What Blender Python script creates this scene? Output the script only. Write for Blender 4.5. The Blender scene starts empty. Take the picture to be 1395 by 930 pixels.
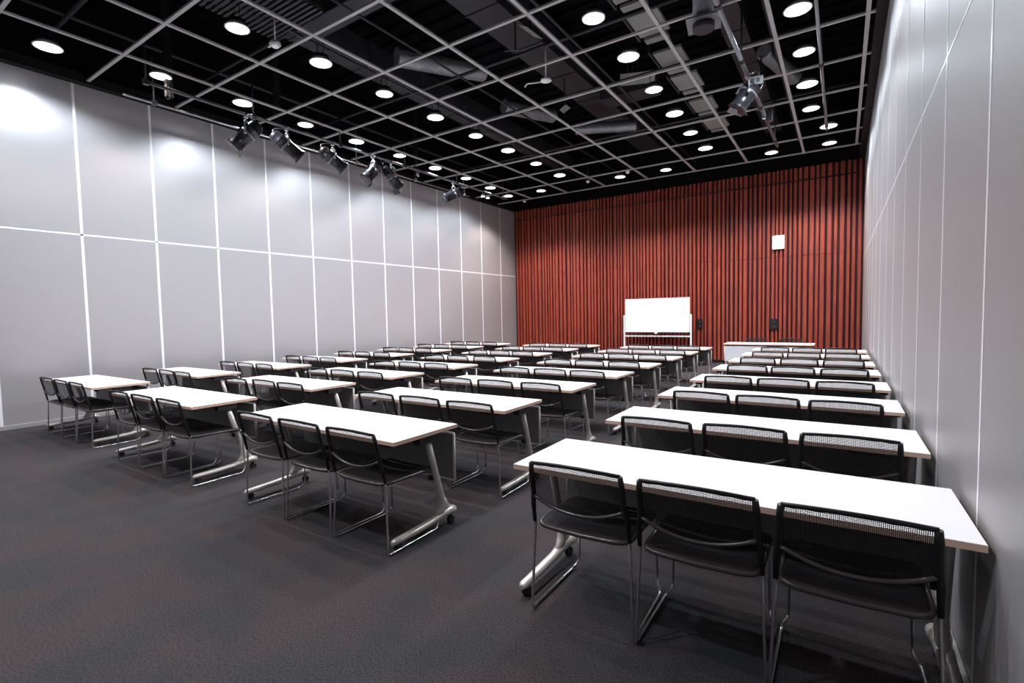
import bpy, bmesh, math, random
from mathutils import Vector, Matrix
random.seed(7)
C = bpy.context.scene.collection
PI = math.pi
scene = bpy.context.scene

# ---------------------------------------------------------------- camera
F_PX, YAW, PITCH, ROLL = 679.94355, 0.5841, 0.05414, -0.0195
CAM = Vector((9.67892, -14.95439, 1.46804))
fw = Vector((-math.sin(YAW) * math.cos(PITCH), math.cos(YAW) * math.cos(PITCH), -math.sin(PITCH)))
r0 = Vector((math.cos(YAW), math.sin(YAW), 0))
u0 = r0.cross(fw)
rr = r0 * math.cos(ROLL) + u0 * math.sin(ROLL)
uu = -r0 * math.sin(ROLL) + u0 * math.cos(ROLL)
cd = bpy.data.cameras.new('camera')
cam = bpy.data.objects.new('camera', cd)
C.objects.link(cam)
m = Matrix((rr, uu, -fw)).transposed().to_4x4()
m.translation = CAM
cam.matrix_world = m
cd.sensor_width = 36
cd.lens = F_PX / 1395 * 36
cd.clip_start = 0.05
scene.camera = cam

# ---------------------------------------------------------------- world, exposure
w = bpy.data.worlds.new('world')
scene.world = w
w.use_nodes = True
w.node_tree.nodes['Background'].inputs[0].default_value = (0.05, 0.05, 0.06, 1)
w.node_tree.nodes['Background'].inputs[1].default_value = 0.3
scene.view_settings.view_transform = 'Standard'
scene.view_settings.look = 'None'
scene.view_settings.gamma = 1
scene.view_settings.use_curve_mapping = False
scene.view_settings.exposure = 0.2
LAMP_COOL_W, LAMP_WARM_W = 300.0, 165.0
LENS_GLOW = 12.0

# ---------------------------------------------------------------- materials
M = {}
def mat(name, col, rough=0.5, metal=0.0, emit=None, estr=0.0, noise=0.0, nscale=20, bump=0.0, coat=0.0, spec=0.5):
    if name in M: return M[name]
    mt = bpy.data.materials.new(name); mt.use_nodes = True
    nt = mt.node_tree; b = nt.nodes['Principled BSDF']
    b.inputs['Base Color'].default_value = (*col, 1)
    b.inputs['Roughness'].default_value = rough
    b.inputs['Metallic'].default_value = metal
    b.inputs['Specular IOR Level'].default_value = spec
    if coat: b.inputs['Coat Weight'].default_value = coat
    if emit:
        b.inputs['Emission Color'].default_value = (*emit, 1)
        b.inputs['Emission Strength'].default_value = estr
    if noise or bump:
        tc = nt.nodes.new('ShaderNodeTexCoord'); nz = nt.nodes.new('ShaderNodeTexNoise')
        nz.inputs['Scale'].default_value = nscale; nz.inputs['Detail'].default_value = 5
        nt.links.new(tc.outputs['Object'], nz.inputs['Vector'])
        if noise:
            mr = nt.nodes.new('ShaderNodeMapRange')
            mr.inputs['To Min'].default_value = 1 - noise; mr.inputs['To Max'].default_value = 1 + noise
            mx = nt.nodes.new('ShaderNodeMix'); mx.data_type = 'RGBA'; mx.blend_type = 'MULTIPLY'
            mx.inputs[0].default_value = 1
            mx.inputs[6].default_value = (*col, 1)
            nt.links.new(nz.outputs['Fac'], mr.inputs['Value'])
            nt.links.new(mr.outputs[0], mx.inputs[7])
            nt.links.new(mx.outputs[2], b.inputs['Base Color'])
        if bump:
            bp = nt.nodes.new('ShaderNodeBump'); bp.inputs['Strength'].default_value = bump
            bp.inputs['Distance'].default_value = 0.01
            nt.links.new(nz.outputs['Fac'], bp.inputs['Height']); nt.links.new(bp.outputs[0], b.inputs['Normal'])
    M[name] = mt
    return mt

mat('table_white', (0.86, 0.86, 0.88), 0.35)
mat('table_edge', (0.78, 0.54, 0.43), 0.5)
mat('silver_paint', (0.62, 0.59, 0.56), 0.33, 0.3)
mat('panel_grey', (0.20, 0.195, 0.19), 0.5)  # light grey modesty panels, darkened to put under-table shade into the colour
mat('panel_edge', (0.62, 0.60, 0.58), 0.4)
mat('under_dark', (0.03, 0.03, 0.032), 0.6, spec=0.2)
mat('rubber', (0.015, 0.015, 0.017), 0.55)
mat('chrome', (0.78, 0.78, 0.80), 0.16, 1.0)
mat('chair_black', (0.012, 0.011, 0.012), 0.38, spec=0.35)
mat('chair_rim', (0.05, 0.042, 0.042), 0.25)
mat('chair_fabric', (0.016, 0.013, 0.014), 0.7, spec=0.3, bump=0.3, nscale=300)
mat('grid_grey', (0.36, 0.345, 0.34), 0.5)
mat('black_paint', (0.008, 0.008, 0.009), 0.6, spec=0.15)
mat('void_black', (0.004, 0.004, 0.005), 0.9, spec=0.05, noise=0.4, nscale=2)
mat('duct_dark', (0.025, 0.025, 0.028), 0.5, 0.1, noise=0.5, nscale=3, spec=0.25)
mat('duct_silver', (0.20, 0.20, 0.22), 0.4, 0.6, noise=0.5, nscale=14)
mat('board_grey', (0.16, 0.152, 0.145), 0.8, noise=0.35, nscale=22)
mat('pipe_grey', (0.22, 0.22, 0.23), 0.35, 0.7)
mat('pipe_black', (0.03, 0.03, 0.032), 0.3, 0.3)
mat('stage_black', (0.018, 0.017, 0.02), 0.25, 0.1)
mat('white_plastic', (0.75, 0.75, 0.75), 0.4)
mat('whiteboard', (0.88, 0.88, 0.90), 0.18)
mat('white_frame', (0.80, 0.80, 0.82), 0.3)
mat('seam_white', (0.86, 0.85, 0.88), 0.35)
mat('seam_metal', (0.88, 0.88, 0.90), 0.3, 0.15)
mat('base_metal', (0.55, 0.54, 0.54), 0.35, 0.5)
mat('socket_black', (0.01, 0.01, 0.012), 0.3)
mat('door_grey', (0.3, 0.29, 0.29), 0.5)
mat('lens_cool', (1, 1, 1), 0.5, emit=(0.86, 0.93, 1.0), estr=LENS_GLOW)
mat('lens_warm', (1, 1, 1), 0.5, emit=(1.0, 0.90, 0.84), estr=LENS_GLOW * 0.6)
mat('lit_panel', (1, 1, 1), 0.5, emit=(0.95, 0.97, 1.0), estr=1.6)
mat('optic_glass', (0.02, 0.02, 0.05), 0.05, 0.0)
mat('glass_blue', (0.05, 0.07, 0.3), 0.1, 0.6)
mat('slat_backing', (0.03, 0.006, 0.008), 0.8)

def node_mat(name):
    mt = bpy.data.materials.new(name); mt.use_nodes = True; M[name] = mt
    nt = mt.node_tree
    return nt, nt.nodes['Principled BSDF'], nt.nodes.new, nt.links.new

# grey laminate wall panels: faint vertical grain and cloudy tone
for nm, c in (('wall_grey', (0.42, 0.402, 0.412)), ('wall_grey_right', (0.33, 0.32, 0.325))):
    nt, b, N, L = node_mat(nm)
    tc = N('ShaderNodeTexCoord'); mp = N('ShaderNodeMapping'); mp.inputs['Scale'].default_value = (40, 40, 14)
    nz = N('ShaderNodeTexNoise'); nz.inputs['Scale'].default_value = 6; nz.inputs['Detail'].default_value = 6
    L(tc.outputs['Object'], mp.inputs[0]); L(mp.outputs[0], nz.inputs['Vector'])
    mr = N('ShaderNodeMapRange'); mr.inputs['To Min'].default_value = 0.90; mr.inputs['To Max'].default_value = 1.1
    L(nz.outputs['Fac'], mr.inputs['Value'])
    mx = N('ShaderNodeMix'); mx.data_type = 'RGBA'; mx.blend_type = 'MULTIPLY'; mx.inputs[0].default_value = 1
    mx.inputs[6].default_value = (*c, 1); L(mr.outputs[0], mx.inputs[7]); L(mx.outputs[2], b.inputs['Base Color'])
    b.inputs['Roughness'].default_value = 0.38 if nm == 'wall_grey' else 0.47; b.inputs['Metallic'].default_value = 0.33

# carpet
nt, b, N, L = node_mat('carpet')
tc = N('ShaderNodeTexCoord')
n1 = N('ShaderNodeTexNoise'); n1.inputs['Scale'].default_value = 200; n1.inputs['Detail'].default_value = 3
mp = N('ShaderNodeMapping'); mp.inputs['Scale'].default_value = (1, 0.45, 1); mp.inputs['Rotation'].default_value = (0, 0, 0.5)
L(tc.outputs['Object'], mp.inputs[0]); L(mp.outputs[0], n1.inputs['Vector'])
n2 = N('ShaderNodeTexNoise'); n2.inputs['Scale'].default_value = 2.2; n2.inputs['Detail'].default_value = 3
L(tc.outputs['Object'], n2.inputs['Vector'])
cr = N('ShaderNodeValToRGB'); cr.color_ramp.elements[0].position = 0.40; cr.color_ramp.elements[1].position = 0.60
cr.color_ramp.elements[0].color = (0.038, 0.038, 0.042, 1); cr.color_ramp.elements[1].color = (0.049, 0.041, 0.043, 1)
L(n2.outputs['Fac'], cr.inputs[0])
mr = N('ShaderNodeMapRange'); mr.inputs['From Min'].default_value = 0.3; mr.inputs['From Max'].default_value = 0.7
mr.inputs['To Min'].default_value = 0.4; mr.inputs['To Max'].default_value = 1.6
L(n1.outputs['Fac'], mr.inputs['Value'])
mx = N('ShaderNodeMix'); mx.data_type = 'RGBA'; mx.blend_type = 'MULTIPLY'; mx.inputs[0].default_value = 1
L(cr.outputs[0], mx.inputs[6]); L(mr.outputs[0], mx.inputs[7]); L(mx.outputs[2], b.inputs['Base Color'])
b.inputs['Roughness'].default_value = 0.95; b.inputs['Specular IOR Level'].default_value = 0.15
bp = N('ShaderNodeBump'); bp.inputs['Strength'].default_value = 0.5; bp.inputs['Distance'].default_value = 0.005
L(n1.outputs['Fac'], bp.inputs['Height']); L(bp.outputs[0], b.inputs['Normal'])

# reddish timber slats
nt, b, N, L = node_mat('slat_wood')
tc = N('ShaderNodeTexCoord'); mp = N('ShaderNodeMapping'); mp.inputs['Scale'].default_value = (9, 9, 0.7)
n1 = N('ShaderNodeTexNoise'); n1.inputs['Scale'].default_value = 3; n1.inputs['Detail'].default_value = 6
L(tc.outputs['Object'], mp.inputs[0]); L(mp.outputs[0], n1.inputs['Vector'])
cr = N('ShaderNodeValToRGB'); cr.color_ramp.elements[0].position = 0.3; cr.color_ramp.elements[1].position = 0.72
cr.color_ramp.elements[0].color = (0.21, 0.024, 0.015, 1); cr.color_ramp.elements[1].color = (0.37, 0.060, 0.026, 1)
L(n1.outputs['Fac'], cr.inputs[0]); L(cr.outputs[0], b.inputs['Base Color'])
b.inputs['Roughness'].default_value = 0.45

# chair mesh: see-through weave of square holes
nt, b, N, L = node_mat('chair_mesh')
b.inputs['Base Color'].default_value = (0.012, 0.010, 0.011, 1); b.inputs['Roughness'].default_value = 0.6; b.inputs['Specular IOR Level'].default_value = 0.2
tc = N('ShaderNodeTexCoord'); sx = N('ShaderNodeSeparateXYZ'); L(tc.outputs['Object'], sx.inputs[0])
hs = []
for ax in ('X', 'Z'):
    d = N('ShaderNodeMath'); d.operation = 'DIVIDE'; d.inputs[1].default_value = 0.0055; L(sx.outputs[ax], d.inputs[0])
    f = N('ShaderNodeMath'); f.operation = 'FRACT'; L(d.outputs[0], f.inputs[0])
    g = N('ShaderNodeMath'); g.operation = 'GREATER_THAN'; g.inputs[1].default_value = 0.415; L(f.outputs[0], g.inputs[0])
    hs.append(g)
mu = N('ShaderNodeMath'); mu.operation = 'MULTIPLY'; L(hs[0].outputs[0], mu.inputs[0]); L(hs[1].outputs[0], mu.inputs[1])
iv = N('ShaderNodeMath'); iv.operation = 'SUBTRACT'; iv.inputs[0].default_value = 1; L(mu.outputs[0], iv.inputs[1])
L(iv.outputs[0], b.inputs['Alpha'])

# ---------------------------------------------------------------- mesh helpers
class MB:
    def __init__(s): s.bm = bmesh.new(); s.mats = []; s.cur = 0
    def use(s, name):
        if name not in s.mats: s.mats.append(name)
        s.cur = s.mats.index(name); return s
    def face(s, vs, smooth=False):
        try:
            f = s.bm.faces.new(vs); f.material_index = s.cur; f.smooth = smooth; return f
        except ValueError: return None
    def box(s, x0, x1, y0, y1, z0, z1, mtx=None):
        v = [Vector((x, y, z)) for z in (z0, z1) for y in (y0, y1) for x in (x0, x1)]
        if mtx: v = [mtx @ p for p in v]
        v = [s.bm.verts.new(p) for p in v]
        for q in ((0, 2, 3, 1), (4, 5, 7, 6), (0, 1, 5, 4), (2, 6, 7, 3), (0, 4, 6, 2), (1, 3, 7, 5)):
            s.face([v[i] for i in q])
        return s
    def rings(s, rings, closed=True, caps=True, smooth=True, loop=False):
        R = [[s.bm.verts.new(p) for p in r] for r in rings]
        n = len(R[0]); k = len(R)
        for i in range(k if loop else k - 1):
            a, c = R[i], R[(i + 1) % k]
            for j in range(n if closed else n - 1):
                j2 = (j + 1) % n
                s.face([a[j], a[j2], c[j2], c[j]], smooth)
        if caps and not loop and closed:
            s.face(list(reversed(R[0]))); s.face(R[-1])
        return s
    def tube(s, pts, r, n=8, sx=1.0, up=None, caps=True, loop=False):
        """sweep a (possibly elliptic, tapered) section along a polyline; r may be a list"""
        pts = [Vector(p) for p in pts]; k = len(pts)
        rs = r if isinstance(r, (list, tuple)) else [r] * k
        out = []; prev = None
        for i in range(k):
            if loop: t = (pts[(i + 1) % k] - pts[i - 1]).normalized()
            else:
                a = pts[min(i + 1, k - 1)] - pts[i]; b_ = pts[i] - pts[max(i - 1, 0)]
                t = (a.normalized() if a.length > 0 else Vector()) + (b_.normalized() if b_.length > 0 else Vector())
                t.normalize()
            if prev is None:
                u = Vector(up) if up else (Vector((0, 0, 1)) if abs(t.z) < 0.9 else Vector((1, 0, 0)))
            else: u = prev
            u = (u - t * u.dot(t)).normalized(); prev = u; v = t.cross(u)
            out.append([pts[i] + u * (rs[i] * math.cos(2 * PI * j / n)) + v * (rs[i] * sx * math.sin(2 * PI * j / n)) for j in range(n)])
        return s.rings(out, caps=caps, loop=loop)
    def cyl(s, a, b_, r, n=12, r2=None, caps=True):
        return s.tube([a, b_], [r, r if r2 is None else r2], n, caps=caps)
    def build(s, name, parent=None, loc=None, bevel=0.0, shade=None):
        me = bpy.data.meshes.new(name)
        bmesh.ops.recalc_face_normals(s.bm, faces=s.bm.faces[:]) if not getattr(s, 'norecalc', False) else None
        s.bm.to_mesh(me); s.bm.free()
        for mname in s.mats: me.materials.append(M[mname])
        o = bpy.data.objects.new(name, me); C.objects.link(o)
        if parent: o.parent = parent
        if loc: o.location = loc
        if bevel:
            md = o.modifiers.new('bevel', 'BEVEL'); md.width = bevel; md.segments = 2; md.limit_method = 'ANGLE'
        return o

def fillet(pts, r, n=5):
    """round the inner corners of a polyline"""
    pts = [Vector(p) for p in pts]; out = [pts[0]]
    for i in range(1, len(pts) - 1):
        p = pts[i]; a = (pts[i - 1] - p); b_ = (pts[i + 1] - p)
        ra = min(r, a.length * .45, b_.length * .45)
        A = p + a.normalized() * ra; B = p + b_.normalized() * ra
        for k in range(n + 1):
            t = k / n; out.append(A * (1 - t) ** 2 + p * 2 * t * (1 - t) + B * t * t)
    out.append(pts[-1]); return out

def tag(o, label=None, cat=None, group=None, kind=None):
    if label: o['label'] = label
    if cat: o['category'] = cat
    if group: o['group'] = group
    if kind: o['kind'] = kind
    return o
def empty(name, loc, rz=0.0):
    o = bpy.data.objects.new(name, None); C.objects.link(o)
    o.location = loc; o.rotation_euler = (0, 0, rz); o.empty_display_size = 0.1
    return o
def copy_tree(o, parent=None):
    c = o.copy(); C.objects.link(c)
    if parent: c.parent = parent
    for ch in list(o.children): copy_tree(ch, c)
    return c

# ---------------------------------------------------------------- room shell
XR, YB, YF, ZC, ZT = 10.10, 0.0, -17.2, 5.11, 6.9
mb = MB().use('carpet'); mb.box(-0.3, XR + .3, YF - .3, 0.4, -0.1, 0.0)
tag(mb.build('floor'), 'dark charcoal carpet floor', 'floor', kind='structure')
mb = MB().use('void_black'); mb.box(-0.3, XR + .3, YF - .3, 0.4, ZT, ZT + .1)
for k in range(46): mb.box(-0.0, XR, -17 + k * .37, -16.85 + k * .37, ZT - .06, ZT)
tag(mb.build('ceiling'), 'black structural deck high above the open grid', 'ceiling', kind='structure')

def panel_wall(name, face_x, side, seams, zs, ztop, pm, sm, gap, label, proud=True):
    """gap-jointed panels; side=+1 faces +X (left wall), -1 faces -X"""
    mb = MB().use(sm)
    xo = face_x - side * 0.3; xi = face_x - side * 0.006
    mb.box(min(xo, xi), max(xo, xi), YF - .3, 0.3, -0.1, ztop)
    mb.use(pm)
    ys = [YF] + seams + [0.0]; zz = [0.06] + zs + [ztop]
    for a, b_ in zip(ys[:-1], ys[1:]):
        for c, d in zip(zz[:-1], zz[1:]):
            mb.box(min(face_x, xi), max(face_x, xi), a + gap / 2, b_ - gap / 2, c + (gap / 2 if c > .1 else 0), d - gap / 2)
    if proud:
        mb.use(sm); xs = face_x + side * .0015
        for y in seams: mb.box(min(xi, xs), max(xi, xs), y - gap / 2, y + gap / 2, .06, ztop)
        for z in zs: mb.box(min(xi, xs), max(xi, xs), YF, 0, z - gap / 3, z + gap / 3)
    mb.use('void_black'); mb.box(min(xo, face_x), max(xo, face_x), YF - .3, 0.3, ztop, ZT + .1)
    return tag(mb.build(name), label, 'wall', kind='structure')
LS = [-16.19, -15.18, -14.17, -13.153, -12.136, -11.142, -10.145, -9.146, -8.141, -7.107, -6.084, -5.086, -4.045, -3.014, -1.982, -0.919]
panel_wall('wall_left', 0.0, 1, LS, [2.805], 5.13, 'wall_grey', 'seam_white', 0.034, 'grey panelled wall with white joints, left side')
RS = [-16.6, -15.6, -14.6, -13.57, -12.55, -11.62, -10.68, -9.71, -8.70, -7.70, -6.6, -5.5, -4.5, -3.5, -2.5, -1.5, -.6]
panel_wall('wall_right', XR, -1, RS, [2.70], 5.13, 'wall_grey_right', 'seam_metal', 0.022, 'grey panelled wall with thin bright joints, right side')

# back wall: backing board and many timber slats of uneven width
mb = MB().use('slat_backing'); mb.box(-.3, XR + .3, 0.0, 0.3, -0.1, 5.06)
mb.use('slat_wood')
x = 0.10; sl = random.Random(3)
while x < XR - 0.06:
    wd = sl.choice((0.045, 0.06, 0.06, 0.085)); dp = sl.choice((0.045, 0.06, 0.075))
    mb.box(x, x + wd, -dp, 0.0, 0.08, 2.832); mb.box(x, x + wd, -dp, 0.0, 2.842, 5.06)
    x += wd + sl.choice((0.04, 0.05, 0.06))
mb.use('void_black'); mb.box(-.3, XR + .3, -0.09, 0.3, 5.06, ZT + .1)
tag(mb.build('wall_back'), 'red-brown timber slat wall at the far end', 'wall', kind='structure')
mb = MB().use('panel_grey'); mb.box(-.3, XR + .3, YF - .3, YF, -0.1, 5.2); mb.use('void_black'); mb.box(-.3, XR + .3, YF - .3, YF, 5.2, ZT + .1)
tag(mb.build('wall_front'), 'wall behind the camera', 'wall', kind='structure')
mb = MB().use('base_metal'); mb.box(0.0, 0.018, YF, 0, 0.0, 0.05)
tag(mb.build('baseboard_left'), kind='structure')
mb = MB().use('base_metal'); mb.box(XR - 0.018, XR, YF, 0, 0.0, 0.05)
tag(mb.build('baseboard_right'), kind='structure')
mb = MB().use('black_paint'); mb.box(0.018, XR - .018, -.085, -0.0, 0.0, 0.08)
tag(mb.build('baseboard_back'), kind='structure')
# black border channel along the wall tops
mb = MB().use('black_paint'); mb.box(0.0, 0.14, YF, 0, 5.06, 5.20)
tag(mb.build('trim_2'), kind='structure')
mb = MB().use('black_paint'); mb.box(XR - .12, XR, YF, 0, 5.06, 5.20)
tag(mb.build('trim_3'), kind='structure')

# the open ceiling grid
GX = [1.46, 2.71, 3.941, 5.19, 6.44, 7.677, 8.888, 9.903]
GY = [-1.208, -2.396, -3.55, -4.717, -5.944, -7.154, -8.388, -9.582, -10.791, -11.984, -13.19, -14.4, -15.6, -16.8]
mb = MB().use('grid_grey')
for gx in GX: mb.box(gx - .024, gx + .024, YF, GY[0] + .024, 5.10, 5.125)
for gy in GY: mb.box(0.14, XR - .12, gy - .022, gy + .022, 5.098, 5.123)
tag(mb.build('trim_1'), 'light grey square grid hung under the black ceiling void', 'ceiling grid', kind='structure')
# ---------------------------------------------------------------- downlights
def make_downlight(kind):
    boost = 2.0 if kind == 'wall' else 1.0
    kind = 'warm' if kind == 'wall' else kind
    root = empty('downlight', (0, 0, 0))
    R = 0.142 if kind == 'cool' else 0.128
    mb = MB().use('white_plastic')
    pr = [(R + .0, 0.0), (R + .016, 0.002), (R + .016, 0.012), (R - .0, 0.012)]
    mb.rings([[Vector((math.cos(t) * a, math.sin(t) * a, z)) for a, z in pr] for t in [2 * PI * k / 28 for k in range(28)]], loop=True)
    mb.build('trim_ring', root)
    mb = MB().use('lens_' + kind)
    mb.rings([[Vector((math.cos(2 * PI * k / 28) * R * a, math.sin(2 * PI * k / 28) * R * a, z)) for k in range(28)] for a, z in ((.02, 0.000), (.6, 0.002), (1.0, 0.006))], caps=False)
    mb.face([v for v in mb.bm.verts[:28]])
    mb.build('lens', root)
    mb = MB().use('black_paint'); mb.cyl((0, 0, 0.012), (0, 0, 0.10), R * .8, 20)
    for s in (-1, 1): mb.box(s * R * .5 - .004, s * R * .5 + .004, -.004, .004, .10, .3)
    mb.build('housing', root)
    ld = bpy.data.lights.new('lamp_' + kind, 'SPOT')
    ld.energy = (LAMP_COOL_W if kind == 'cool' else LAMP_WARM_W) * boost
    ld.color = (0.80, 0.90, 1.0) if kind == 'cool' else (1.0, 0.83, 0.76)
    ld.spot_size = math.radians(148 if kind == 'cool' else 118); ld.spot_blend = 0.45
    ld.shadow_soft_size = 0.09
    lo = bpy.data.objects.new('lamp_light', ld); C.objects.link(lo); lo.parent = root; lo.location = (0, 0, -0.012)
    return root
proto = {k: make_downlight(k) for k in ('cool', 'warm', 'wall')}
used = set()
def downlight(x, y, kind, where):
    o = proto[kind] if kind not in used else copy_tree(proto[kind]); used.add(kind)
    o.location = (x, y, 5.105)
    tag(o, '%s white round downlight, %s' % ('cold bright' if kind == 'cool' else 'warm dimmer', where), 'ceiling light', 'round downlights in the ceiling grid')
ORD = ['nearest', 'second nearest', 'third nearest', 'fourth nearest', 'fifth nearest', 'sixth nearest', 'seventh nearest', 'eighth nearest', 'ninth nearest']
cols = [
 ('row along the left wall', [(0.88, -12.62, 'cool'), (1.16, -11.42, 'warm'), (1.2, -10.22, 'cool'), (1.19, -9.03, 'warm'), (1.22, -7.87, 'cool'), (1.26, -6.69, 'warm'), (1.25, -5.49, 'cool'), (1.27, -4.30, 'warm'), (1.2, -3.1, 'cool')]),
 ('second row from the left wall', [(3.31, -11.42, 'warm'), (3.41, -10.29, 'cool'), (3.38, -9.07, 'warm'), (3.39, -7.85, 'cool'), (3.41, -6.66, 'warm'), (3.43, -5.51, 'cool'), (3.43, -4.29, 'warm'), (3.41, -3.03, 'cool')]),
 ('third row from the left wall', [(6.95, -10.17, 'cool'), (7.06, -9.02, 'warm'), (7.08, -7.86, 'cool'), (7.05, -6.60, 'warm'), (7.05, -5.38, 'cool'), (7.04, -4.17, 'warm'), (7.07, -2.97, 'cool')]),
 ('row nearest the right wall', [(9.18, -7.74, 'cool'), (9.18, -6.53, 'warm'), (9.16, -5.31, 'cool'), (9.16, -4.12, 'warm'), (9.41, -2.88, 'cool')]),
]
for wtxt, lst in cols:
    for i, (x, y, k) in enumerate(lst): downlight(x, y, k, ORD[i] + ' in the ' + wtxt)
for i, (x, y) in enumerate([(1.05, -1.95), (2.18, -1.89), (4.64, -1.89), (5.84, -1.79), (8.26, -1.69), (9.40, -1.65)]):
    downlight(x, y, 'wall', ['first', 'second', 'third', 'fourth', 'fifth', 'sixth'][i] + ' from left in the line before the slat wall')
# same lights carry on over and behind the camera
OL = ['above the aisle left of the nearest tables', 'above the second table of the middle aisle', 'above the aisle beside the nearest right table', 'at the left wall behind the first table',
      'left of centre behind the first tables', 'right of centre behind the first tables', 'next to the right wall, nearest the camera', 'far behind the tables, left of centre',
      'far behind the tables, right of centre', 'last one at the entry end']
OUT = [(3.4, -12.6, 'cool'), (7.05, -11.4, 'warm'), (7.05, -12.6, 'warm'), (1.1, -13.8, 'warm'), (3.4, -13.8, 'warm'), (7.05, -13.8, 'warm'),
                (9.18, -8.95, 'warm'), (3.4, -15.0, 'cool'), (7.05, -15.0, 'cool'), (5.2, -16.2, 'warm')]
for i, (x, y, k) in enumerate(OUT):
    downlight(x, y, k, OL[i])

# ---------------------------------------------------------------- things above the grid
def single(name, mb, label, cat, group=None, **kw):
    return tag(mb.build(name, **kw), label, cat, group)
def corr(mb, a, b_, r, step=0.05):
    a, b_ = Vector(a), Vector(b_); n = int((b_ - a).length / step)
    pts = []; rs = []
    for i in range(n * 2 + 1):
        pts.append(a.lerp(b_, i / (n * 2))); rs.append(r if i % 2 else r * .88)
    mb.tube(pts, rs, 14)
flex = [((3.2, -8.6, 5.95), (3.9, -7.0, 6.1), .17, 'flexible silver duct above the second lamp row, nearer the camera'),
        ((3.6, -5.9, 5.9), (4.1, -4.6, 6.0), .16, 'flexible silver duct above the grid middle, left of the sprinkler'),
        ((4.6, -4.5, 5.62), (5.8, -3.9, 5.62), .13, 'flexible silver duct above the grid, farthest of the three'),
        ((8.55, -5.6, 5.7), (8.9, -4.2, 5.7), .13, 'flexible silver duct above the stage light cluster')]
for a, b_, r_, lb in flex:
    mb = MB().use('duct_silver'); corr(mb, a, b_, r_)
    mb.use('black_paint')
    for t_ in ((.8, .95) if a[0] == 4.6 else (.25, .75)):
        p_ = Vector(a).lerp(Vector(b_), t_); mb.cyl(p_, (p_.x, p_.y, ZT - .03), .008, 6)
    single('flexible_duct', mb, lb, 'duct', 'flexible ducts above the grid')
ducts = [((4.75, 5.35, -17, -.5, 6.1, 6.55), 'long dark rectangular duct above the middle of the grid'),
         ((8.0, 8.35, -17, -.5, 5.95, 6.3), 'long dark rectangular duct beside the grey boards'),
         ((2.1, 2.55, -17, -.5, 6.0, 6.4), 'long dark rectangular duct above the left of the grid'),
         ((5.5, 6.6, -5.2, -4.7, 5.8, 6.05), 'short dark cross duct above the middle of the grid'),
         ((2.6, 4.7, -10.1, -9.75, 5.9, 6.15), 'dark cross duct above the left of the grid')]
for (a, b_, c, d, e, f), lb in ducts:
    mb = MB().use('duct_dark'); mb.box(a, b_, c, d, e, f)
    for yy in (c + .1, d - .1): mb.cyl(((a + b_) / 2, yy, f), ((a + b_) / 2, yy, ZT - .03), .01, 6)
    if d - c > 2:
        yy = c + .6
        while yy < d: mb.box(a - .015, b_ + .015, yy - .015, yy + .015, e - .015, f + .015); yy += 1.3
    single('air_duct', mb, lb, 'duct', 'dark ducts above the grid')
bd = [-8.95, -7.95, -6.75, -5.75, -4.5, -3.3]
bl = ['nearest', 'second nearest', 'third nearest', 'fourth nearest', 'fifth nearest', 'farthest']
for i, yy in enumerate(bd):
    mb = MB().use('board_grey')
    mb.box(7.08, 7.52, yy, yy + .62, 5.60, 5.64); mb.box(7.1, 7.45, yy + .72, yy + .86, 5.60, 5.64)
    mb.use('duct_dark'); mb.box(7.0, 7.03, yy, yy + .8, 5.64, 5.75)
    single('ceiling_board', mb, 'rough light grey board above the grid right of centre, ' + bl[i], 'board', 'grey boards above the grid')
for i, (x, y, z, s, lb) in enumerate([(5.45, -8.3, 5.5, .16, 'small pale triangular plate above the sprinkler'), (5.9, -8.6, 5.5, .2, 'small pale plate near the centre lamps'),
                                      (5.05, -5.9, 5.5, .14, 'small pale bracket plate above the second lamp row'), (6.6, -6.1, 5.6, .3, 'pale strip plate between centre ducts')]):
    mb = MB().use('board_grey')
    mt = Matrix.Translation((x, y, z)) @ Matrix.Rotation(.5 + i, 4, 'Z') @ Matrix.Rotation(.5, 4, 'X')
    if i == 0:
        vs = [mt @ Vector(p) for p in ((-s, -s, 0), (s, -s * .5, 0), (s * .7, s, 0), (-s, -s, .01), (s, -s * .5, .01), (s * .7, s, .01))]
        v = [mb.bm.verts.new(p) for p in vs]
        for q_ in ((0, 1, 2), (3, 5, 4), (0, 3, 4, 1), (1, 4, 5, 2), (2, 5, 3, 0)): mb.face([v[j] for j in q_])
    else: mb.box(-s, s, -s * .4, s * .4, 0, .01, mt)
    mb.use('duct_dark'); mb.box(-.01, .01, -.01, .01, 0, ZT - .06 - z, Matrix.Translation((x, y, z)))
    single('bracket_plate', mb, lb, 'plate', 'pale plates above the grid')
# thin dark pipes and hangers in the void
pipes = [((0.6, -17, 5.75), (0.6, -.5, 5.75), .03), ((3.0, -17, 5.6), (3.0, -.5, 5.6), .025), ((5.9, -17, 5.7), (5.9, -.5, 5.7), .04), ((6.3, -17, 5.5), (6.3, -.5, 5.5), .022),
         ((8.75, -17, 5.6), (8.75, -.5, 5.6), .03), ((0.2, -10.4, 5.65), (9.9, -10.4, 5.65), .025), ((0.2, -8.0, 5.6), (9.9, -8.0, 5.6), .03), ((0.2, -6.3, 5.55), (9.9, -6.3, 5.55), .02), ((0.2, -3.6, 5.6), (9.9, -3.6, 5.6), .03),
         ((4.3, -17, 5.45), (4.3, -.5, 5.45), .018), ((0.2, -12.4, 5.6), (9.9, -12.4, 5.6), .03)]
nm = ['against the left wall', 'above the second lamp row', 'right of the centre duct, thick', 'right of the centre duct, thin', 'above the right-hand stage pipe',
      'crossing the room, third nearest', 'crossing the room, fourth nearest', 'crossing the room, fifth nearest', 'crossing the room, farthest', 'left of the centre duct', 'crossing the room near the first lamps']
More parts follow.
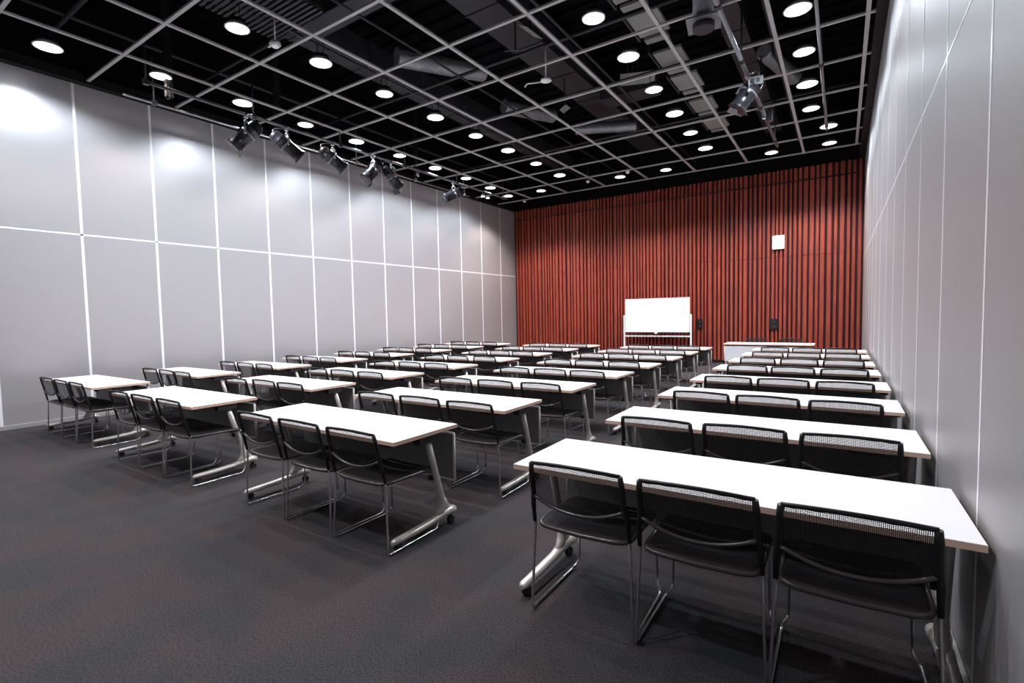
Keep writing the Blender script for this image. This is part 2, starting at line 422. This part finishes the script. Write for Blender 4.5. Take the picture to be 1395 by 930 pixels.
for (a, b_, r_), n_ in zip(pipes, nm):
    mb = MB().use('duct_dark'); mb.cyl(a, b_, r_, 8)
    single('service_pipe', mb, 'dark service pipe above the grid, ' + n_, 'pipe', 'service pipes above the grid')
# corrugated deck section top left
mb = MB().use('duct_dark')
for k in range(34): mb.box(2.75, 3.9, -13.1 + k * .075, -13.065 + k * .075, 5.5, 5.53)
mb.box(2.75, 2.79, -13.1, -10.6, 5.53, 5.57); mb.box(3.86, 3.9, -13.1, -10.6, 5.53, 5.57)
single('ribbed_grille', mb, 'dark ribbed grille above the grid beside the near warm lamp', 'grille')

# round duct nozzle with square flange, upper right
root = empty('duct_nozzle', (8.24, -8.45, 4.92))
mb = MB().use('duct_silver'); mb.cyl((0, 0, .02), (.0, .0, 1.5), .125, 24)
for z in (.35, .8, 1.2): mb.cyl((0, 0, z), (0, 0, z + .02), .132, 24)
mb.build('nozzle_pipe', root)
mb = MB().use('duct_silver'); mt = Matrix.Rotation(.15, 4, 'Z')
mb.box(-.19, .19, -.19, .19, 0, .02, mt); mb.build('flange', root)
mb = MB().use('duct_dark'); mb.cyl((0, 0, -.07), (0, 0, 0), .125, 24); mb.build('nozzle_mouth', root)
tag(root, 'round grey duct nozzle with square flange hanging at the top right', 'duct nozzle')

# sprinkler with side arm
root = empty('sprinkler', (5.66, -7.74, 5.2))
mb = MB().use('white_plastic')
mb.tube([(0, 0, .035), (0, 0, .02), (0, 0, 0), (0, 0, -.02)], [.03, .085, .09, .03], 18); mb.cyl((0, 0, .035), (0, 0, .6), .012, 8)
mb.build('sprinkler_head', root)
mb = MB().use('white_plastic'); mb.tube(fillet([(-.05, 0, .0), (-.30, -.10, 0.0), (-.33, -.11, -.05)], .03), .012, 8)
mb.build('side_arm', root)
tag(root, 'small white sprinkler head with a side arm near the ceiling centre', 'sprinkler')
root = empty('smoke_detector', (3.25, -10.88, 5.16))
mb = MB().use('white_plastic'); mb.tube([(0, 0, .03), (0, 0, .0), (0, 0, -.03)], [.07, .075, .045], 18); mb.cyl((0, 0, .03), (0, 0, .4), .01, 8); mb.build('detector_body', root)
mb = MB().use('white_plastic'); mb.box(-.16, -.06, -.01, .01, .01, .03); mb.build('detector_bracket', root)
tag(root, 'small white detector in the grid near the top left lamps', 'detector')
for (x, y, z), lb in (((1.06, -1.02, 5.12), 'tiny pale ceiling sensor in the far left corner'), ((3.8, -2.12, 5.08), 'tiny pale ceiling sensor left of the far centre lamps'), ((5.02, -2.34, 5.08), 'tiny pale ceiling sensor between the far centre lamps')):
    root = empty('ceiling_sensor', (x, y, z))
    mb = MB().use('white_plastic'); mb.tube([(0, 0, .04), (0, 0, 0), (0, 0, -.04)], [.03, .055, .03], 14); mb.build('sensor_head', root)
    mb = MB().use('duct_dark'); mb.cyl((0, 0, .04), (0, 0, .5), .012, 8); mb.build('stem', root)
    tag(root, lb, 'sensor', 'ceiling sensors')

# ---------------------------------------------------------------- lighting pipes
def hanging_pipe(name, a, b_, r, mname, drops, label, ztop=5.6, dm='pipe_black'):
    root = empty(name, a)
    a_, b2 = Vector(a), Vector(b_)
    mb = MB().use(mname); mb.cyl((0, 0, 0), b2 - a_, r, 14); mb.build('pipe_tube', root)
    for t in drops:
        p = (b2 - a_) * t
        mb = MB().use(dm); mb.cyl(p + Vector((0, 0, -r * 1.4)), p + Vector((0, 0, ztop - a[2])), .013, 8)
        mb.box(-.03, .03, -.035, .035, -r - .012, r + .012, Matrix.Translation(p))
        mb.build('hanger', root)
    return tag(root, label, 'pipe')
hanging_pipe('lighting_pipe', (1.42, -11.72, 4.85), (1.42, -2.6, 4.85), .024, 'pipe_grey', (.0, .17, .36, .55, .75, .98), 'grey lighting pipe over the left tables, carrying the six stage lights')
hanging_pipe('lighting_pipe', (.60, -11.72, 4.90), (.66, -3.4, 4.90), .022, 'chrome', (.05, .3, .52, .74, .97), 'bright chrome pipe along the top of the left wall', dm='pipe_grey')
hanging_pipe('lighting_pipe', (8.50, -9.6, 4.80), (8.53, -3.2, 4.80), .027, 'pipe_grey', (.1, .33, .62, .93), 'grey lighting pipe at the upper right, carrying two stage fixtures')
hanging_pipe('lighting_pipe', (9.40, -9.2, 4.80), (9.40, -3.7, 4.80), .020, 'pipe_grey', (.08, .45, .95), 'bare grey pipe near the right wall, passing before the lamp row')
mb = MB().use('duct_dark'); mb.cyl((.1, -.13, 4.72), (10.0, -.13, 4.72), .014, 8)
for k in range(9): mb.box(.6 + k * 1.1, .62 + k * 1.1, -.13, -.0, 4.71, 4.73)
single('picture_rail', mb, 'thin dark rail across the top of the slat wall', 'rail')
# black hanging boxes between the grid and the left pipe
for x, y, lb in ((1.12, -11.30, 'black hanger post before the first warm lamp at the left wall'), (.95, -9.45, 'black hanger post right of the second stage light'), (1.0, -5.9, 'black hanger post beside the fifth stage light')):
    mb = MB().use('black_paint'); mb.box(x - .035, x + .035, y - .05, y + .05, 4.86, ZT - .05); mb.box(x - .06, x + .06, y - .02, y + .02, 4.84, 4.87)
    single('hanger_post', mb, lb, 'hanger', 'black hanger posts at the left wall')

def stage_light(x, y, zp, az, el, label, barn, L_=.46, drop=.3):
    """ellipsoidal spotlight hung from a pipe at height zp"""
    root = empty('stage_light', (x, y, zp))
    az, el = math.radians(az), math.radians(el)
    d = Vector((math.cos(az) * math.cos(el), math.sin(az) * math.cos(el), -math.sin(el)))
    sd = Vector((0, 0, 1)).cross(d).normalized(); up = d.cross(sd)
    o = Vector((0, 0, -drop))
    mb = MB().use('stage_black')
    t = [(-.25, .02), (-.245, .06), (-.22, .082), (-.20, .10), (-.13, .108), (-.125, .122), (-.115, .122), (-.11, .108), (-.06, .108), (.06, .10), (.19, .10), (.195, .112), (.215, .114)]
    mb.tube([o + d * a * L_ / .46 for a, _ in t], [b_ * 1.12 for _, b_ in t], 24)
    mb.box(-.02, .02, -.06, .06, -.01, .03, Matrix.Translation(o + up * .115) @ Matrix((sd, d, up)).transposed().to_4x4())
    mb.build('lamp_body', root)
    mb = MB().use('duct_silver'); mb.tube([o - d * .045, o - d * .03, o - d * .015], [.124, .128, .124], 24); mb.build('body_band', root)
    fr = MB().use('stage_black')
    R = Matrix((sd, up, d)).transposed().to_4x4()
    mtx = Matrix.Translation(o + d * (.215 * L_ / .46 + .004)) @ R
    if barn: fr.tube([mtx @ Vector((0, 0, -.01)), mtx @ Vector((0, 0, .03))], [.128, .138], 24)
    else:
        fr.tube([mtx @ Vector((0, 0, -.01)), mtx @ Vector((0, 0, .012))], [.132, .132], 24); fr.box(-.02, .02, -.17, -.10, 0, .008, mtx)
    if barn:
        for k in range(4):
            mk = mtx @ Matrix.Rotation(k * PI / 2, 4, 'Z') @ Matrix.Translation((0, .125, 0)) @ Matrix.Rotation(-.25, 4, 'X')
            if k == 2: fr.box(-.10, .10, -.003, .003, 0, .10, mk)
    fr.build('barn_door' if barn else 'colour_frame', root)
    mb = MB().use('optic_glass'); mb.tube([o + d * (.215 * L_ / .46 + (.036 if barn else .018)), o + d * (.215 * L_ / .46 + (.040 if barn else .022))], [.10, .095], 20); mb.build('front_lens', root)
    # yoke: U of flat bar from pivots up to the clamp
    mb = MB().use('pipe_grey')
    pts = [o + sd * .13 - d * .0, o + sd * .133 + Vector((0, 0, drop * .45)), o + sd * .05 + Vector((0, 0, drop * .68)), o - sd * .05 + Vector((0, 0, drop * .68)), o - sd * .133 + Vector((0, 0, drop * .45)), o - sd * .13]
    mb.tube(fillet(pts, .04), .010, 8, sx=1.8); mb.build('yoke', root)
    mb = MB().use('chrome'); mb.cyl(o + sd * .11, o + sd * .165, .022, 12); mb.cyl(o - sd * .11, o - sd * .165, .022, 12); mb.build('tilt_knob', root)
    mb = MB().use('chrome')
    mb.cyl((0, 0, -.10), (0, 0, -.035), .014, 10)
    mb.box(-.025, .025, -.03, .03, -.055, -.02); mb.box(-.035, -.022, -.025, .025, -.05, .035); mb.box(.022, .035, -.025, .025, -.05, .02)
    mb.cyl((.03, 0, -.02), (.09, 0, -.02), .008, 8); mb.cyl((0, 0, -.13), (0, 0, -.10), .026, 10)
    mb.build('clamp', root)
    mb = MB().use('pipe_grey')
    c0 = o - d * .2; pts = [Vector((0, 0, -.03)) + (c0 - Vector((0, 0, -.03))) * t_ + (-d * .16 + Vector((0, 0, -.05))) * math.sin(PI * t_) for t_ in [k / 12 for k in range(13)]]
    mb.tube(pts, .006, 6); mb.build('power_cable', root)
    return tag(root, label, 'stage light', 'stage lights on the left pipe' if x < 5 else 'stage lights on the right pipe')
stage_light(1.42, -10.30, 4.85, 232, 45, 'black stage light nearest the camera on the left pipe, aimed down left', True, .52, .34)
stage_light(1.42, -9.58, 4.85, 70, 35, 'black stage light second from camera on the left pipe, aimed down right', False, .56, .32)
stage_light(1.42, -8.62, 4.85, 70, 35, 'black stage light third from camera on the left pipe, set apart, aimed down right', False, .52, .32)
stage_light(1.42, -7.62, 4.85, 250, 48, 'black stage light fourth from camera on the left pipe, aimed down left', True, .48, .32)
stage_light(1.42, -7.12, 4.85, 85, 40, 'black stage light fifth from camera on the left pipe, aimed down right', True, .5, .34)
stage_light(1.42, -5.02, 4.85, 240, 28, 'black stage light farthest along the left pipe, silver-looking side', False, .56, .32)
# right pipe: one with vented box body and loose flap, one small clamp fixture
root = stage_light(8.515, -7.05, 4.80, 200, 55, 'black stage light with vented box on the right pipe', False, .46, .30)
mb = MB().use('duct_dark'); mt = Matrix.Translation((.10, -.02, -.16)) @ Matrix.Rotation(.3, 4, 'Z')
mb.box(-.10, .10, -.07, .07, -.055, .055, mt); mb.use('black_paint')
for k in (-1, 1): mb.box(k * .035 - .02, k * .035 + .02, -.074, -.069, -.02, .03, mt)
mb.build('vented_box', root)
mb = MB().use('board_grey'); mb.box(-.11, .11, -.08, .08, -.004, .004, Matrix.Translation((-.14, .0, -.50)) @ Matrix.Rotation(.5, 4, 'Z') @ Matrix.Rotation(.35, 4, 'Y'))
mb.use('pipe_grey'); mb.cyl((-.14, 0, -.5), (-.05, 0, -.36), .006, 6)
mb.build('loose_flap', root)
root = empty('pipe_junction', (8.52, -5.15, 4.80))
mb = MB().use('chrome'); mb.cyl((0, -.06, 0), (0, .06, 0), .055, 14); mb.box(-.05, .05, -.03, .03, .04, .12); mb.build('clamp_body', root)
mb = MB().use('stage_black'); mb.box(.03, .12, -.07, .07, -.10, .06); mb.build('junction_box', root)
tag(root, 'small clamp with junction box farther along the upper right pipe', 'clamp')
root = empty('twin_spot', (1.42, -3.66, 4.85))
mb = MB().use('pipe_black'); mb.cyl((0, -.10, -.06), (0, .12, -.06), .012, 8); mb.cyl((0, 0, -.06), (0, 0, .05), .012, 8); mb.build('bar', root)
for y in (-.10, .12):
    mb = MB().use('white_plastic'); mb.tube([(0, y, -.07), (0, y, -.11), (0, y, -.14)], [.03, .05, .055], 16); h = mb.build('spot_head', root)
    mb = MB().use('lens_cool'); mb.cyl((0, y, -.141), (0, y, -.145), .045, 16); mb.build('spot_lens', h)
tag(root, 'small twin-headed lit spot at the far end of the left pipe', 'spot light')

# ---------------------------------------------------------------- training table
def make_table():
    root = empty('training_table', (0, 0, 0))         # origin: floor, centre of top in x, front edge in y; +y is away from the chairs
    mb = MB().use('table_white'); mb.box(-.8985, .8985, .0015, .5985, .677, .701)
    mb.build('tabletop', root)
    mb = MB().use('table_edge')
    for a in ((-.9, .9, 0, .0015), (-.9, .9, .5985, .6), (-.9, -.8985, .0015, .5985), (.8985, .9, .0015, .5985)): mb.box(*a, .676, .700)
    o = mb.build('edge_band', root); o['label'] = 'wood-toned edge band'
    mb = MB().use('under_dark'); mb.box(-.80, .80, .27, .33, .63, .677); mb.box(-.6, .6, .38, .44, .655, .677)
    mb.build('crossbeam', root)
    mb = MB().use('under_dark'); mb.tube(fillet([(.55, .30, .64), (.55, .12, .635), (.75, .10, .635)], .03), .008, 8)
    mb.build('fold_lever', root)
    for s in (-1, 1):
        x = s * .862
        mb = MB().use('silver_paint')
        # foot: rounded rail rising to the rear hub
        pts = [(x, -.005, .060), (x, .02, .064), (x, .20, .068), (x, .36, .076), (x, .45, .092), (x, .52, .10), (x, .565, .088), (x, .58, .07)]
        mb.tube(pts, [.012, .020, .022, .022, .025, .034, .032, .014], 12, sx=1.3)
        # post from hub, leaning forward to the underside of the top
        pts = [(x, .39, .088), (x, .44, .115), (x, .462, .16), (x, .452, .22), (x, .395, .42), (x, .335, .63)]
        mb.tube(pts, [.016, .032, .032, .026, .024, .023], 12, sx=.85)
        mb.tube([(x, .54, .10), (x, .49, .14), (x, .46, .20)], [.026, .03, .026], 10, sx=.8)
        lg = mb.build('leg', root)
        for yy in (.045, .545):
            cb = MB().use('rubber'); cb.cyl((x - .016, yy, .025), (x - .004, yy, .025), .025, 16); cb.cyl((x + .004, yy, .025), (x + .016, yy, .025), .025, 16)
            cb.box(x - .004, x + .004, yy - .012, yy + .012, .02, .05); cb.cyl((x, yy, .03), (x, yy, .06), .014, 10); cb.build('caster', lg)
        pb = MB().use('under_dark'); pb.box(x - .03, x + .03, .23, .40, .625, .677); pb.build('leg_bracket', lg)
        kb = MB().use('rubber'); kb.cyl((x + s * -.02, .395, .36), (x + s * -.05, .395, .36), .018, 12); kb.build('pivot_knob', lg)
    mb = MB().use('panel_grey'); mb.box(-.875, .875, .574, .586, .30, .635)
    pn = mb.build('modesty_panel', root)
    mb = MB().use('panel_edge')
    for s in (-1, 1): mb.cyl((s * .88, .580, .30), (s * .88, .580, .635), .010, 10)
    mb.cyl((-.88, .580, .30), (.88, .580, .30), .009, 8); mb.cyl((-.88, .580, .635), (.88, .580, .635), .009, 8)
    mb.build('panel_trim', pn)
    mb = MB().use('under_dark')
    for s in (-1, 1): mb.box(s * .55 - .02, s * .55 + .02, .40, .575, .60, .677)
    mb.build('panel_bracket', root)
    return root

# ---------------------------------------------------------------- chair
def make_chair():
    root = empty('mesh_chair', (0, 0, 0))              # origin: floor under the seat; +y is where the sitter looks
    # leg frames: chrome rod sled loops, one per side
    for s in (-1, 1):
        pts = [(s * .232, -.262, .56), (s * .240, -.238, .43), (s * .257, -.255, .012), (s * .250, .195, .012), (s * .224, .235, .05), (s * .218, .225, .405), (s * .215, .19, .425), (s * .215, -.20, .418)]
        mb = MB().use('chrome'); mb.tube(fillet(pts, .022, 4), .0070, 8); mb.build('leg_frame', root)
    # seat: padded pan with rounded corners and waterfall front
    def seat_ring(scale, dz):
        out = []
        n = 36
        for k in range(n):
            t = 2 * PI * k / n; c, s_ = math.cos(t), math.sin(t)
            e = .24
            px = math.copysign(abs(c) ** e, c) * .231 * scale; py = math.copysign(abs(s_) ** e, s_) * .234 * scale - .008
            z = .440 + dz - .018 * max(0, (py / .226)) ** 3 + .004 * max(0, -py / .24) ** 2 - .010 * (1 - (px / .231) ** 2)
            out.append(Vector((px, py, z)))
        return out
    mb = MB().use('chair_fabric'); mb.rings([seat_ring(.97, -.012), seat_ring(.985, -.002), seat_ring(.97, .005), seat_ring(.90, .008), seat_ring(.5, .004), seat_ring(.05, .002)]); mb.build('seat', root)
    mb = MB().use('chair_rim'); rg = seat_ring(1.0, -.004); mb.tube(rg, .0115, 8, loop=True); mb.build('seat_rim', root)
    mb = MB().use('chair_black')
    lo = [Vector((v.x, v.y, v.z - .022)) for v in seat_ring(.93, 0)]; hi = [Vector((v.x, v.y, v.z)) for v in seat_ring(.95, -.01)]
    mb.rings([lo, hi]); mb.build('seat_pan', root)
    # back: y and x outline as functions of height
    def bx(z): return .2235 + (.765 - z) * .02
    def by(x, z): return -.243 - (z - .46) * .20 - .028 * (1 - (x / .235) ** 2) * .7
    def zt(x): return .761 + .013 * (1 - (x / .2275) ** 2)
    def zb(x): return .600 - .060 * (1 - abs(x / .235) ** 2.2)
    n = 14; m_ = 8
    mb = MB().use('chair_mesh'); mb.norecalc = True
    R = []
    for i in range(m_ + 1):
        row = []
        for k in range(n + 1):
            x = (-1 + 2 * k / n) * .220; z = zb(x) + (zt(x) - zb(x)) * i / m_; row.append(Vector((x, by(x, z), z)))
        R.append(row)
    mb.rings(R, closed=False, caps=False)
    ms = mb.build('back_mesh', root)
    mb = MB().use('chair_black')
    top = [Vector((x, by(x, zt(x)), zt(x))) for x in [(-1 + 2 * k / 16) * .220 for k in range(17)]]
    sideL = [Vector((-bx(z), by(-bx(z), z), z)) for z in (.61, .67, .72)]; sideR = [Vector((bx(z), by(bx(z), z), z)) for z in (.72, .67, .61)]
    low = [Vector((x, by(x, zb(x)), zb(x))) for x in [(1 - 2 * k / 16) * .223 for k in range(17)]]
    mb.tube(top, .0095, 8, sx=.8); mb.tube([top[0]] + list(reversed(sideL)) + [Vector((-.236, -.262, .55)), Vector((-.240, -.243, .452))], [.0105, .0115, .0115, .012, .011, .0085], 8, up=(0, 1, 0), sx=1.15)
    mb.tube([top[-1]] + sideR + [Vector((.236, -.262, .55)), Vector((.240, -.243, .452))], [.0105, .0115, .0115, .012, .011, .0085], 8, up=(0, 1, 0), sx=1.15)
    mb.build('back_frame', root)
    mb = MB().use('chair_rim'); mb.tube(low, .0085, 8, sx=1.3); mb.build('back_lower_rail', root)
    return root

T = {'A': [(2.333, -12.818, .003), (2.330, -11.667, .001), (2.350, -10.514, .001), (2.317, -9.303, 0), (2.320, -8.105, 0), (2.317, -6.902, 0), (2.315, -5.692, 0), (2.319, -4.490, 0)],
     'B': [(4.871, -12.863, .001), (4.907, -11.691, .003), (4.945, -10.578, -.001), (4.947, -9.370, .005), (4.941, -8.159, .001), (4.940, -6.953, .003), (4.908, -5.716, 0), (4.883, -4.500, 0)],
     'C': [(7.409, -12.851, -.007), (7.450, -11.709, .005), (7.455, -10.527, .011), (7.458, -9.354, 0), (7.452, -8.165, -.001), (7.437, -6.917, 0), (7.428, -5.756, -.004), (7.431, -4.552, -.003)],
     'D': [(10.080, -12.826, .012), (10.076, -11.630, .006), (10.071, -10.416, -.002), (10.070, -9.238, .001), (10.060, -8.021, .004), (10.056, -6.900, 0), (10.048, -5.700, 0), (10.050, -4.530, 0)]}
# chair set of each table: offset of the middle chair from the table's centre, and spacing
S = {'A': [(.19, .53), (.19, .53), (.17, .54), (.16, .54), (.18, .53), (.18, .53), (.14, .54), (.17, .53)],
     'B': [(.13, .55), (.14, .53), (.06, .55), (.10, .535), (.08, .55), (.12, .53), (.13, .53), (.12, .53)],
     'C': [(.085, .545), (.075, .55), (.05, .55), (.04, .525), (.045, .525), (.07, .52), (.08, .515), (.07, .52)],
     'D': [(.017, .52), (.02, .525), (.025, .52), (.025, .515), (.035, .515), (.035, .52), (.035, .515), (.02, .51)]}
CN = {'A': 'left-wall column', 'B': 'second column from left', 'C': 'third column from left', 'D': 'right-wall column'}
RN = ['nearest', 'second-nearest', 'third-nearest', 'fourth-nearest', 'fourth-farthest', 'third-farthest', 'second-farthest', 'farthest']
table0, chair0 = make_table(), make_chair()
first = [True, True]
jr = random.Random(11)
def put(i, src, loc, rz):
    o = src if first[i] else copy_tree(src); first[i] = False
    o.location = loc; o.rotation_euler = (0, 0, rz); return o
for c in 'DCBA':
    for i, (xr, yf, rz) in enumerate(T[c]):
        ux = Vector((math.cos(rz), math.sin(rz), 0)); uy = Vector((-math.sin(rz), math.cos(rz), 0))
        o = put(0, table0, Vector((xr, yf, 0)) - ux * .9, rz)
        tag(o, 'white-topped training table, %s in the %s' % (RN[i], CN[c]), 'table', 'white training tables in four columns')
        off, pit = S[c][i]
        for k in (-1, 0, 1):
            jx, jy, ja = jr.uniform(-.006, .006), jr.uniform(-.02, .02), jr.uniform(-.02, .02)
            if i == 0: jx = {'A': .035, 'B': .025, 'C': -.01, 'D': (0, .005, -.008)[k]}[c]; jy = 0; ja *= .5
            p = Vector((xr, yf, 0)) - ux * (.9 - off - k * pit - jx) + uy * (.198 + jy)
            ch = put(1, chair0, p, rz + ja)
            tag(ch, '%s of three black mesh chairs at the %s table of the %s' % ({-1: 'left', 0: 'middle', 1: 'right'}[k], RN[i], CN[c]), 'chair', 'black mesh chairs behind the training tables')

# lecturer's desk facing the audience, with two chairs behind it
o = copy_tree(table0); o.location = (8.30, -2.03, 0); o.rotation_euler = (0, 0, PI)
tag(o, 'white speaker table facing the rows, before the slat wall', 'table')
for ch in o.children:
    if ch.name.startswith('modesty_panel'):
        me = ch.data.copy(); me.materials.clear(); me.materials.append(mat('speaker_panel', (0.66, 0.68, 0.72), .4)); ch.data = me
        ch['label'] = 'pale front panel'
for x, n_ in ((7.95, 'left'), (8.68, 'right')):
    o = copy_tree(chair0); o.location = (x, -1.86, 0); o.rotation_euler = (0, 0, PI)
    tag(o, '%s of two dark mesh chairs behind the speaker table' % n_, 'chair', 'chairs behind the speaker table')

# ---------------------------------------------------------------- whiteboard on its stand
root = empty('whiteboard', (5.18, -.50, 0))
mb = MB().use('whiteboard'); mb.box(-.925, .925, -.012, .012, .885, 1.845); mb.build('board', root)
mb = MB().use('white_frame')
mb.box(-.94, .94, -.017, .017, .873, .885); mb.box(-.94, .94, -.017, .017, 1.845, 1.857); mb.box(-.94, -.925, -.017, .017, .885, 1.845); mb.box(.925, .94, -.017, .017, .885, 1.845)
mb.build('board_frame', root)
for s in (-1, 1):
    mb = MB().use('white_frame'); mb.box(s * .975 - .02, s * .975 + .02, -.02, .02, .05, 1.38); mb.box(s * .975 - .022, s * .975 + .022, -.29, .29, .06, .10)
    mb.cyl((s * .94, 0, 1.33), (s * .995, 0, 1.33), .02, 12)
    st = mb.build('stand_post', root)
    for yy in (-.26, .26):
        mb = MB().use('rubber'); mb.cyl((s * .975 - .012, yy, .03), (s * .975 + .012, yy, .03), .03, 16); mb.build('caster', st)
mb = MB().use('white_frame'); mb.box(-.955, .955, -.02, .02, .735, .775); mb.build('crossbar', root)
mb = MB().use('under_dark'); mb.box(-.91, .91, -.055, -.018, .845, .862); mb.build('pen_tray', root)
mb = MB().use('white_frame'); mb.box(-.04, .04, -.07, -.02, .83, .872); mb.build('board_lock', root)
tag(root, 'white mobile whiteboard on a wheeled stand before the slat wall', 'whiteboard')

# ---------------------------------------------------------------- fittings on the slat wall
root = empty('wall_light_box', (8.27, -.10, 3.215))
mb = MB().use('white_frame'); mb.box(-.14, .14, -.03, .03, -.175, .175); mb.build('light_box_case', root)
mb = MB().use('lit_panel'); mb.box(-.13, .13, -.036, -.0301, -.165, .165); mb.build('lit_face', root)
tag(root, 'small glowing white box high on the slat wall', 'light box')
for x, z, w_, h_, lb in ((8.185, 1.08, .105, .14, 'black socket plate on the slat wall above the speaker table'), (6.30, 1.09, .07, .14, 'small dark socket plate on the slat wall right of the whiteboard')):
    root = empty('wall_socket', (x, -.085, z))
    mb = MB().use('socket_black'); mb.box(-w_, w_, -.012, .085, -h_, h_); mb.build('socket_plate', root)
    mb = MB().use('duct_dark')
    for k in (-1, 1): mb.box(-w_ * .6, w_ * .6, -.02, -.0121, k * h_ * .45 - .035, k * h_ * .45 + .035)
    mb.build('socket_cover', root)
    tag(root, lb, 'socket', 'dark socket plates on the slat wall')
